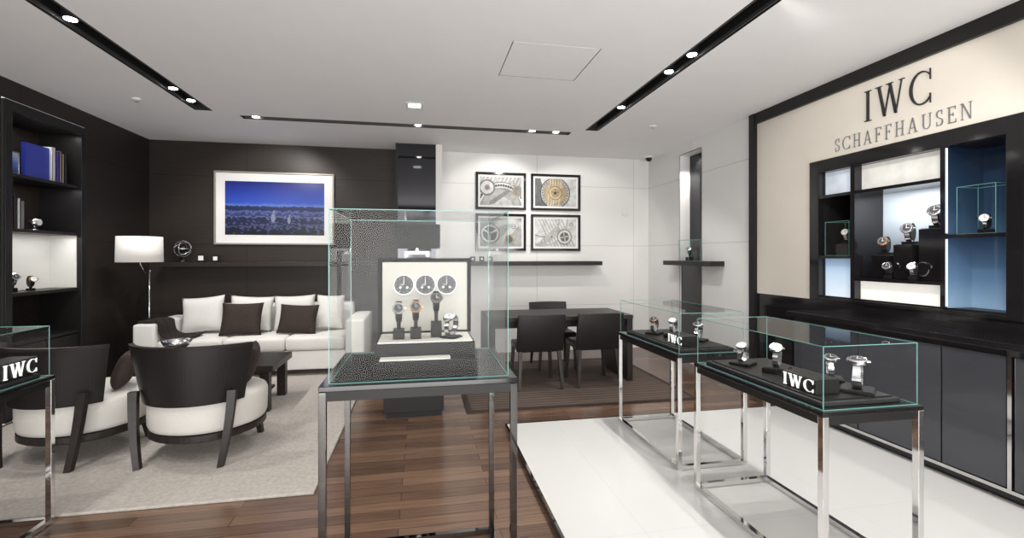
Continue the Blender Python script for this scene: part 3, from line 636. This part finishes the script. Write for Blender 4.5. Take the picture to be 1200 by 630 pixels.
def movement(w, h, z0, bg, shapes):
    """flat close-up of watch wheels: coordinates in units of the picture height, origin at its lower left"""
    bm = B(); y = -.0165; x0, x1 = -w/2, w/2; z1 = z0+h
    box(bm, x0, -.016, z0, x1, -.012, z1)
    for f in bm.faces: f.material_index = PM.index(bg)
    def put(poly, m):
        nonlocal y
        p = clip([(x0+a*h, z0+b*h) for a, b in poly], x0, x1, z0, z1)
        if p:
            f = bm.faces.new([bm.verts.new((a, y, b)) for a, b in p]); f.material_index = PM.index(m)
        y -= .00005
    def disc(cx, cy, r, m, n=64): put([(cx+r*math.cos(2*PI*i/n), cy+r*math.sin(2*PI*i/n)) for i in range(n)], m)
    def gear(cx, cy, r, m, teeth=40, d=.06):
        put([(cx+rr*math.cos(2*PI*(i+o)/teeth), cy+rr*math.sin(2*PI*(i+o)/teeth)) for i in range(teeth) for o, rr in ((0, r*(1-d)), (.2, r), (.5, r), (.7, r*(1-d)))], m)
    for s in shapes:
        k, a = s[0], s[1:]
        if k == 'd': disc(*a)
        elif k == 'g': gear(*a)
        elif k == 'ring':
            cx, cy, r, m, m2, n = a
            disc(cx, cy, r, m)
            for i in range(n):
                q = 2*PI*i/n; disc(cx+r*.9*math.cos(q), cy+r*.9*math.sin(q), r*.045, m2, 12)
        elif k == 'spoke':
            cx, cy, r, m, n, hw, ph = a
            for i in range(n):
                q = 2*PI*i/n+ph; c, s_ = math.cos(q), math.sin(q); put([(cx-s_*hw, cy+c*hw), (cx+s_*hw, cy-c*hw), (cx+r*c+s_*hw, cy+r*s_-c*hw), (cx+r*c-s_*hw, cy+r*s_+c*hw)], m)
        elif k == 'stripe':
            sx0, n, wd, m, sl = a
            for i in range(n): put([(sx0+i*wd*2, 0), (sx0+i*wd*2+wd, 0), (sx0+i*wd*2+wd+sl, 1), (sx0+i*wd*2+sl, 1)], m)
        elif k == 'poly': put(a[0], a[1])
        elif k == 'screw': disc(a[0], a[1], a[2], 'p_dark', 20); disc(a[0], a[1], a[2]*.8, 'p_pale', 20); put([(a[0]-a[2]*.75, a[1]-a[2]*.12), (a[0]+a[2]*.75, a[1]-a[2]*.02), (a[0]+a[2]*.75, a[1]+a[2]*.16), (a[0]-a[2]*.75, a[1]+a[2]*.06)], 'p_black')
    return bm
MV = {
 1: ('p_light', [('stripe', -.6, 14, .07, 'p_pale', .5), ('d', .75, -.15, .98, 'p_dark'), ('ring', .75, -.15, .95, 'p_pale', 'p_black', 60), ('d', .75, -.15, .76, 'p_mid'), ('d', .75, -.15, .72, 'p_light'), ('d', .75, -.15, .45, 'p_pale'), ('g', .25, .62, .3, 'p_dark', 34, .1), ('d', .25, .62, .23, 'p_pale'), ('d', .25, .62, .1, 'p_mid'), ('screw', 1.15, .78, .08), ('screw', .62, .88, .06), ('g', 1.35, .5, .22, 'p_gold', 30, .1), ('d', 1.35, .5, .15, 'p_mid'), ('d', .25, .62, .04, 'p_ruby'), ('poly', [(.3, .0), (.5, .05), (1.1, .5), (1.02, .58), (.35, .15)], 'p_mid')]),
 2: ('p_pale', [('poly', [(0, 0), (.5, 0), (.2, 1), (0, 1)], 'p_dark'), ('d', .75, .48, .56, 'p_black'), ('ring', .75, .48, .53, 'p_light', 'p_dark', 30), ('d', .75, .48, .43, 'p_bronze'), ('d', .75, .48, .41, 'p_gold'), ('stripe', .45, 5, .05, 'p_goldl', .1), ('g', .75, .48, .26, 'p_bronze', 44, .07), ('d', .75, .48, .22, 'p_goldl'), ('d', .75, .48, .17, 'p_gold'), ('spoke', .75, .48, .17, 'p_bronze', 5, .012, .3), ('d', .75, .48, .05, 'p_black'), ('screw', .5, .72, .05), ('screw', 1.02, .7, .05), ('screw', .75, .12, .05)]),
 3: ('p_mid', [('d', 1.05, .2, .85, 'p_light'), ('d', 1.05, .2, .78, 'p_pale'), ('d', 1.05, .2, .6, 'p_light'), ('stripe', -.2, 9, .05, 'p_light', -.4), ('g', .35, .45, .36, 'p_black', 48, .06), ('d', .35, .45, .32, 'p_pale'), ('d', .35, .45, .25, 'p_dark'), ('spoke', .35, .45, .27, 'p_pale', 3, .03, .5), ('d', .35, .45, .07, 'p_gold'), ('poly', [(.55, .1), (.75, .0), (1.4, .75), (1.25, .9)], 'p_pale'), ('screw', .72, .25, .07), ('screw', 1.2, .7, .08), ('g', 1.05, .25, .18, 'p_gold', 28, .1), ('d', 1.05, .25, .12, 'p_dark'), ('d', 1.05, .25, .03, 'p_ruby')]),
 4: ('p_pale', [('d', .3, .95, .95, 'p_light'), ('d', .3, .95, .88, 'p_pale'), ('d', .3, .95, .62, 'p_mid'), ('d', .3, .95, .58, 'p_pale'), ('stripe', .6, 8, .06, 'p_light', -.5), ('poly', [(.1, .1), (.3, .0), (.95, .55), (.8, .75)], 'p_light'), ('g', 1.1, .35, .3, 'p_mid', 40, .08), ('d', 1.1, .35, .24, 'p_pale'), ('d', 1.1, .35, .17, 'p_dark'), ('spoke', 1.1, .35, .2, 'p_light', 4, .025, .2), ('d', 1.1, .35, .05, 'p_gold'), ('screw', .3, .2, .07), ('screw', .75, .6, .06), ('screw', 1.35, .8, .07), ('d', .62, .35, .035, 'p_ruby')])}
def framed(x0, x1, z0, z1, fw, mw, pm, label, name='framed_picture', cat='picture', fm='black'):
    cx = (x0+x1)/2; a, h = (x1-x0)/2, z1-z0; t = thing(name, label, cat, (cx, YB-.001, z0))
    obj('frame', boxes((-a, -.035, 0, a, 0, fw), (-a, -.035, h-fw, a, 0, h), (-a, -.035, fw, -a+fw, 0, h-fw), (a-fw, -.035, fw, a, 0, h-fw)), fm, t, bevel=.002)
    obj('mat', boxes((-a+fw, -.012, fw, a-fw, -.001, h-fw)), 'white', t)
    if isinstance(pm, int):
        p = obj('picture', movement(2*(a-fw-mw), h-2*(fw+mw), fw+mw, *MV[pm]), PM, t)
    else: p = obj('picture', boxes((-a+fw+mw, -.016, fw+mw, a-fw-mw, -.012, h-fw-mw)), pm, t)
    return t, p
t, p = framed(-2.69, -1.185, 1.575, 2.55, .02, .11, 'screen', 'large framed dark blue landscape picture above the sofa', fm='pale_frame')
for x, z, s in ((-.03, .36, .9), (.17, .33, .7)):
    bm = B(); n = 16
    prism(bm, [(x+.03*s*math.cos(2*PI*i/n), z+.07*s*math.sin(2*PI*i/n)) for i in range(n)], -.018, -.0162, lambda a, b, d: (a, d, b))
    prism(bm, [(x+.018*s*math.cos(2*PI*i/n)+.012*s, z+.09*s+.022*s*math.sin(2*PI*i/n)) for i in range(n)], -.018, -.0162, lambda a, b, d: (a, d, b))
    prism(bm, [(x+.02*s, z+.095*s), (x+.055*s, z+.088*s), (x+.02*s, z+.083*s)], -.018, -.0162, lambda a, b, d: (a, d, b))
    obj('picture_bird', bm, mat('bird_grey', (.16, .18, .27), .6, emit=(.3, .33, .45), es=.1), p)
framed(.775, 1.525, 2.105, 2.65, .035, .03, 1, 'upper left framed close-up of pale watch movement wheels')
framed(1.60, 2.37, 2.105, 2.65, .035, .03, 2, 'upper right framed close-up of a round gold watch movement')
framed(.775, 1.525, 1.50, 2.045, .035, .03, 3, 'lower left framed close-up of dark and silver watch parts')
framed(1.60, 2.37, 1.50, 2.045, .035, .03, 4, 'lower right framed close-up of silver watch plates')
t = thing('thermostat', 'small round white thermostat on the white back wall right of the pictures', 'thermostat', (3.1, YB, 2.1))
obj('body', cyl(B(), (0, -.008, 0), .06, .016, 'Y', 32), 'white', t, bevel=.003); obj('dial', cyl(B(), (0, -.02, 0), .035, .01, 'Y', 32), 'white', t)
# objects on shelves
t = thing('armillary_sphere', 'metal ring sphere on a foot at the left end of the dark shelf', 'ornament', (-3.02, 6.78, SZ+.0005))
bm = B(); lathe(bm, [(.05, 0), (.05, .012), (.015, .03), (.012, .07), (0, .07)], 28); obj('foot', bm, 'dark_chrome', t, True)
for ax in range(4):
    bm = B(); mm = [Matrix(), Matrix.Rotation(PI/2, 4, 'X'), Matrix.Rotation(PI/2, 4, 'Y'), Matrix.Rotation(R(50), 4, 'X')][ax]
    tube(bm, [Vector((0, 0, .17)) + (mm @ Vector((.1*math.cos(2*PI*i/32), .1*math.sin(2*PI*i/32), 0))) for i in range(32)], .007, 8, True); obj('ring', bm, 'steel', t, True)
bm = B(); bmesh.ops.create_uvsphere(bm, u_segments=20, v_segments=12, radius=.045, matrix=Matrix.Translation((0, 0, .17))); obj('core', bm, 'dark_chrome', t, True)
def card(x, label, w=.1, h=.1):
    t = thing('card_stand', label, 'card', (x, 6.76, SZ+.0005), 0, 'small cards on the wall shelves')
    obj('frame', boxes((-w/2, 0, 0, w/2, .012, h), (-w/2, 0, 0, w/2, .05, .008)), 'black_satin', t); obj('insert', boxes((-w/2+.02, -.002, .02, w/2-.02, 0, h-.02)), 'white', t)
card(-2.80, 'small dark framed card beside the metal ring sphere'); card(-2.63, 'second small dark framed card from the ring sphere', .09, .09)
card(.72, 'small card at the left of the shelf under the pictures', .07, .07); card(.85, 'small card second from left under the four pictures', .07, .07); card(.97, 'small card third from left under the four pictures', .07, .07)
glass_cover(3.315, 3.485, 5.46, 5.70, 1.36, 1.63, 'small glass cube on the short shelf below the lit niche', .003, 'glass_cube')
watch_on_stand('steel watch in the glass cube below the lit niche', 'black stand in the glass cube below the lit niche', (3.40, 5.58, 1.3605), .08, R(-45), 1.4, .08, strap='steel', dial='dial_black')
spot_lamp(3.57, 5.72, 2.78, 28, 110, (3.57, 5.72, 1.4))

# ------------------------------------------------------------------ rugs
o = obj('rug', boxes((-3.38, 2.99, .0005, -.63, 6.3, .018)), 'rug', bevel=.006); tag(o, 'large pale grey speckled rug under the armchairs and sofa', 'rug')
t = thing('rug', 'dark brown striped rug under the dining table', 'rug', (1.55, 5.25, .0005)); obj('pile', boxes((-1.1, -.92, 0, 1.1, .92, .01)), 'rug_brown', t)
obj('binding', boxes((-1.15, -.97, 0, 1.15, -.921, .011), (-1.15, .921, 0, 1.15, .97, .011), (-1.15, -.92, 0, -1.101, .92, .011), (1.101, -.92, 0, 1.15, .92, .011)), 'rug_edge', t)

# ------------------------------------------------------------------ sofa
SX, SY = -1.895, 5.88; RZ = .0185
t = thing('sofa', 'long white upholstered sofa against the dark back wall', 'sofa', (SX, SY, RZ))
def soft(name, bs, par, bevel=.035, m='white_fabric'): return obj(name, boxes(*bs), m, par, True, bevel, seg=4)
soft('base', [(-1.0, .03, .07, 1.0, .9, .29)], t, .02)
for s in (-1, 1):
    x0, x1 = sorted((s*1.005, s*1.225)); soft('arm', [(x0, 0, .07, x1, .92, .65)], t, .03)
soft('backrest', [(-1.0, .70, .295, 1.0, .92, .79)], t, .04)
for i in range(3): soft('seat_cushion', [(-.995+i*.665, .01, .295, -.995+i*.665+.66, .695, .455)], t, .04)
for x in (-1.15, 1.15):
    for y in (.08, .84): obj('foot', boxes((x-.03, y-.03, 0, x+.03, y+.03, .069)), 'wenge', t)
zs = RZ+.46
for x, yy, ry, rz, w, lb in ((-2.62, .51, -5, -4, .50, 'white back cushion at the left end of the sofa'), (-2.10, .50, 3, 3, .50, 'white back cushion behind the first brown cushion'), (-1.58, .52, -2, -2, .50, 'white back cushion between the two brown cushions'), (-1.16, .50, 2, 3, .34, 'white back cushion at the right end of the sofa')):
    cushion(lb, 'white_fabric', (x, SY+yy, zs+.012), (R(-11), R(ry), R(rz)), w, .44, .15, 'white sofa back cushions')
cushion('dark brown velvet cushion left of centre on the white sofa', 'brown_fabric', (-2.12, SY+.25, zs), (R(-20), 0, R(2)), .46, .40, .13, 'brown sofa cushions')
cushion('dark brown velvet cushion right of centre on the white sofa', 'brown_fabric', (-1.50, SY+.26, zs), (R(-22), R(2), R(-4)), .46, .37, .13, 'brown sofa cushions')
path = [(-1.21, .655), (-1.16, .657), (-1.10, .658), (-1.05, .658), (-1.02, .652), (-.998, .63), (-.988, .585), (-.98, .53), (-.955, .475), (-.90, .463), (-.82, .461), (-.74, .46), (-.66, .46)]
bm = B(); rows = []; NJ = 22
for j in range(NJ):
    y = .04+.37*j/(NJ-1)
    rows.append([bm.verts.new((x+random.uniform(-.005, .005)+(.02*math.sin(j*1.9) if i in (0, len(path)-1) else 0), y+random.uniform(-.005, .005)+(.025*math.sin(i*1.7) if j in (0, NJ-1) else 0), z+.004+random.uniform(0, .016))) for i, (x, z) in enumerate(path)])
for j in range(NJ-1):
    for i in range(len(path)-1): bm.faces.new((rows[j][i], rows[j][i+1], rows[j+1][i+1], rows[j+1][i]))
o = obj('throw', bm, 'fur', None, True); o.location = (SX, SY, RZ); md = o.modifiers.new('s', 'SOLIDIFY'); md.thickness = .012; md.offset = 1; md = o.modifiers.new('ss', 'SUBSURF'); md.levels = 1; md.render_levels = 1
tag(o, 'dark brown fur throw draped over the left arm of the white sofa', 'throw')

# ------------------------------------------------------------------ floor lamp
t = thing('floor_lamp', 'floor lamp with white drum shade in the dark left corner', 'floor lamp', (-3.29, 6.56, 0.001))
bm = B(); lathe(bm, [(.12, 0), (.12, .015), (.02, .03), (0, .03)]); obj('base', bm, 'steel', t, True)
bm = B(); tube(bm, [(0, 0, .02), (0, 0, .7), (0, 0, 1.24)], .011); obj('pole', bm, 'steel', t, True)
bm = B(); tube(bm, [(0, 0, 1.22), (.02, -.06, 1.25), (.10, -.28, 1.22), (.20, -.5, 1.24), (.29, -.76, 1.34), (.29, -.76, 1.50)], .009); obj('arm', bm, 'steel', t, True)
bm = B(); bmesh.ops.create_uvsphere(bm, u_segments=16, v_segments=10, radius=.022, matrix=Matrix.Translation((0, 0, 1.235))); obj('joint', bm, 'steel', t, True)
bm = B(); lathe(bm, [(.21, 1.355), (.205, 1.63), (.20, 1.63), (.205, 1.355)], 48, True); bm.transform(Matrix.Translation((.29, -.76, 0))); obj('shade', bm, 'shade_white', t, True)
bm = B(); bmesh.ops.create_uvsphere(bm, u_segments=16, v_segments=12, radius=.04, matrix=Matrix.Translation((.29, -.76, 1.53))); obj('bulb', bm, 'lamp_square', t, True)

# ------------------------------------------------------------------ armchairs
def armchair(label, loc, rz):
    t = thing('armchair', label, 'armchair', loc, rz, 'low round armchairs facing the sofa')
    bm = B(); lathe(bm, [(.0, .20), (.335, .20), (.365, .212), (.376, .24), (.38, .34), (.38, .395), (.37, .42), (.34, .435), (.25, .445), (0, .45)], 64); obj('seat', bm, 'seat_fabric', t, True)
    bm = B(); lathe(bm, [(.30, .15), (.355, .15), (.37, .16), (.37, .199), (.30, .199)], 64, True); obj('frame_ring', bm, 'wenge', t)
    def sect(bm, rg):
        for i in range(len(rg)-1):
            for kx in range(4): bm.faces.new((rg[i][kx], rg[i][(kx+1) % 4], rg[i+1][(kx+1) % 4], rg[i+1][kx]))
        bm.faces.new(rg[0]); bm.faces.new(rg[-1]); return bm
    n = 48; A0 = R(60)
    def arc_band(z0f, z1f, r0, r1, th, sx0, sx1):
        bm = B(); rg = []
        for i in range(n+1):
            u = 2*i/n-1; a = -PI/2+A0*u; c, s = math.cos(a), math.sin(a); k = abs(u)
            z0, z1 = z0f(k), z1f(k)
            f = lambda r, z, sx: bm.verts.new((r*c*sx, r*s, z))
            rg.append([f(r0, z0, sx0), f(r0-th, z0, sx0), f(r1-th, z1, sx1), f(r1, z1, sx1)])
        return sect(bm, rg)
    low = lambda k: .41; top = lambda k: .795-.006*k*k
    obj('backrest', arc_band(low, top, .418, .462, .028, .94, 1.02), 'leather', t, False, .004, seg=2)
    obj('top_rail', arc_band(lambda k: top(k)+.001, lambda k: top(k)+.016, .464, .466, .033, 1.02, 1.02), 'wenge', t)
    for s in (-1, 1):
        bm = B(); rg = []
        for i in range(9):
            q = i/8; z = .50*q; hw = .015+.010*q; xo = s*(.26+.055*q+.01*math.sin(PI*q)); yy = -.36+.045*q
            rg.append([bm.verts.new((xo+dx*hw, yy+dy, z)) for dx, dy in ((-1, -.035), (1, -.02), (1, .012), (-1, -.003))])
        obj('leg', sect(bm, rg), 'wenge', t)
        bm = B(); rg = []
        for i in range(7):
            q = i/6; z = .165*q; hw = .018+.007*q
            rg.append([bm.verts.new((s*(.25-.02*q)+dx*hw, .26-.03*q+dy, z)) for dx, dy in ((-1, -.02), (1, -.02), (1, .02), (-1, .02))])
        obj('leg', sect(bm, rg), 'wenge', t)
    return t
armchair('low round armchair with dark wrapped back and white seat nearer the centre', (-1.535, 3.86, RZ), R(-6))
armchair('low round armchair with white seat farther left behind the glass case', (-2.40, 3.99, RZ), R(-16))
cushion('dark brown velvet cushion on the seat of the left armchair', 'brown_fabric', (-2.19, 3.96, RZ+.452), (R(-20), 0, R(-70)), .32, .26, .12)
cushion('dark brown velvet cushion on the seat of the right armchair', 'brown_fabric', (-1.33, 3.92, RZ+.452), (R(-14), 0, R(-78)), .36, .29, .12)

# ------------------------------------------------------------------ coffee table
t = thing('coffee_table', 'low dark wooden coffee table between the armchairs and sofa', 'coffee table', (-1.93, 4.90, RZ))
obj('tabletop', boxes((-.62, -.32, .36, .62, .32, .42)), 'wenge', t, bevel=.004)
for x in (-.58, .50):
    for y in (-.30, .22): obj('leg', boxes((x, y, 0, x+.08, y+.08, .359)), 'wenge', t, bevel=.003)
obj('lower_shelf', boxes((-.49, -.2, .1, .49, .2, .125)), 'wenge', t)
t = thing('bowl', 'grey metal bowl on a foot on the coffee table', 'bowl', (-2.24, 4.92, RZ+.4205))
bm = B(); lathe(bm, [(.06, 0), (.06, .008), (.015, .02), (.015, .1), (0, .1)], 28); obj('foot', bm, 'steel', t, True)
bm = B(); lathe(bm, [(0, .1), (.05, .11), (.1, .15), (.125, .2), (.12, .2), (.095, .155), (.045, .117), (0, .108)], 36); obj('cup', bm, 'steel', t, True)

# ------------------------------------------------------------------ dining set
DZ = .012
t = thing('dining_table', 'dark wooden table with slab ends below the four pictures', 'table', (1.53, 5.38, DZ))
obj('tabletop', boxes((-.82, -.38, .70, .82, .38, .745)), 'wenge', t, bevel=.003)
for s in (-1, 1):
    x0, x1 = sorted((s*.82, s*.755)); obj('leg', boxes((x0, -.37, 0, x1, .37, .699)), 'wenge', t, bevel=.003)
obj('apron', boxes((-.754, -.30, .62, .754, -.28, .699), (-.754, .28, .62, .754, .30, .699)), 'wenge', t)
ch = thing('dining_chair', 'black leather dining chair at the near left of the dark table', 'chair', (1.235, 5.07, DZ), 0, 'black chairs at the dark table')
obj('seat', boxes((-.235, -.2, .39, .235, .25, .465)), 'leather', ch, True, .02, seg=3)
bm = B(); rg = []
for i in range(13):
    u = 2*i/12-1; x = .255*u; cy = -.24+.02*u*u
    rg.append([bm.verts.new(p) for p in ((x, cy+.02, .40), (x, cy+.06, .40), (x, cy-.03, .80-.004*u*u), (x, cy-.07, .80-.004*u*u))])
for i in range(12):
    for k_ in range(4): bm.faces.new((rg[i][k_], rg[i][(k_+1) % 4], rg[i+1][(k_+1) % 4], rg[i+1][k_]))
bm.faces.new(rg[0]); bm.faces.new(rg[-1]); obj('backrest', bm, 'leather', ch, True, .008, seg=3)
for sx in (-1, 1):
    for sy, yt, yb_ in ((-1, -.18, -.24), (1, .21, .22)):
        bm = B(); a = [bm.verts.new((sx*.235+dx*.014, yb_+dy*.014, 0)) for dx, dy in ((-1, -1), (1, -1), (1, 1), (-1, 1))]; b = [bm.verts.new((sx*.21+dx*.02, yt+dy*.02, .40)) for dx, dy in ((-1, -1), (1, -1), (1, 1), (-1, 1))]
        bm.faces.new(a); bm.faces.new(b)
        for i in range(4): bm.faces.new((a[i], a[(i+1) % 4], b[(i+1) % 4], b[i]))
        obj('leg', bm, 'wenge', ch)
c2 = copy_tree(ch); c2.location = (1.885, 5.07, DZ); c2['label'] = 'black leather dining chair at the near right of the dark table'
c3 = copy_tree(ch); c3.location = (1.66, 5.88, DZ); c3.rotation_euler = (0, 0, PI); c3['label'] = 'black leather dining chair on the far side of the dark table'

# ------------------------------------------------------------------ pedestal with black lamp
t = thing('pedestal', 'black lacquered pedestal standing behind the centre glass case', 'pedestal', (-.065, 4.45, 0.001))
obj('body', boxes((-.26, -.2, .05, .26, .2, .88)), 'black_satin', t, bevel=.003); obj('plinth', boxes((-.24, -.18, 0, .24, .18, .05)), 'black_satin', t); obj('top_slab', boxes((-.275, -.215, .881, .275, .215, .905)), 'black', t, bevel=.003)
t = thing('table_lamp', 'table lamp with wide black shade on the black pedestal', 'table lamp', (-.04, 4.45, .907))
obj('base', boxes((-.1, -.07, 0, .1, .07, .03)), 'black', t, bevel=.003)
obj('stem', boxes((-.11, -.03, .03, -.08, .03, .56), (.08, -.03, .03, .11, .03, .56), (-.08, -.03, .53, .08, .03, .56)), 'dark_chrome', t)
bm = B(); v = []
for (a, b, z) in ((.205, .12, .585), (.205, .12, .80), (.199, .114, .80), (.199, .114, .585)): v.append([bm.verts.new(p) for p in ((-a, -b, z), (a, -b, z), (a, b, z), (-a, b, z))])
for i in range(4):
    for k_ in range(4): bm.faces.new((v[i][k_], v[i][(k_+1) % 4], v[(i+1) % 4][(k_+1) % 4], v[(i+1) % 4][k_]))
obj('shade', bm, 'shade_black', t)
obj('bulb_holder', cyl(B(), (0, 0, .62), .02, .12, seg=16), 'steel', t)

# ------------------------------------------------------------------ added fill light behind the camera to brighten room and ceiling; world
l = bpy.data.lights.new('front_fill', 'AREA'); l.shape = 'RECTANGLE'; l.size = 6.6; l.size_y = 2.8; l.energy = 440; l.color = (1, .985, .965)
o = bpy.data.objects.new('front_fill_light', l); C.objects.link(o); o.location = (0, FY-.9, 1.0); o.rotation_euler = (R(123), 0, 0)
W = bpy.data.worlds.new('World'); S.world = W; W.use_nodes = True
W.node_tree.nodes['Background'].inputs[0].default_value = (.96, .98, 1, 1); W.node_tree.nodes['Background'].inputs[1].default_value = .8
S.view_settings.view_transform = 'Standard'

cam = bpy.data.cameras.new('camera'); co = bpy.data.objects.new('camera', cam); C.objects.link(co)
co.location = (0, 0, 1.42); co.rotation_euler = (PI/2, 0, -math.atan(106/555))
cam.sensor_width = 36; cam.lens = 555/1200*36; cam.shift_y = -15/1200; cam.clip_start = .02
S.camera = co
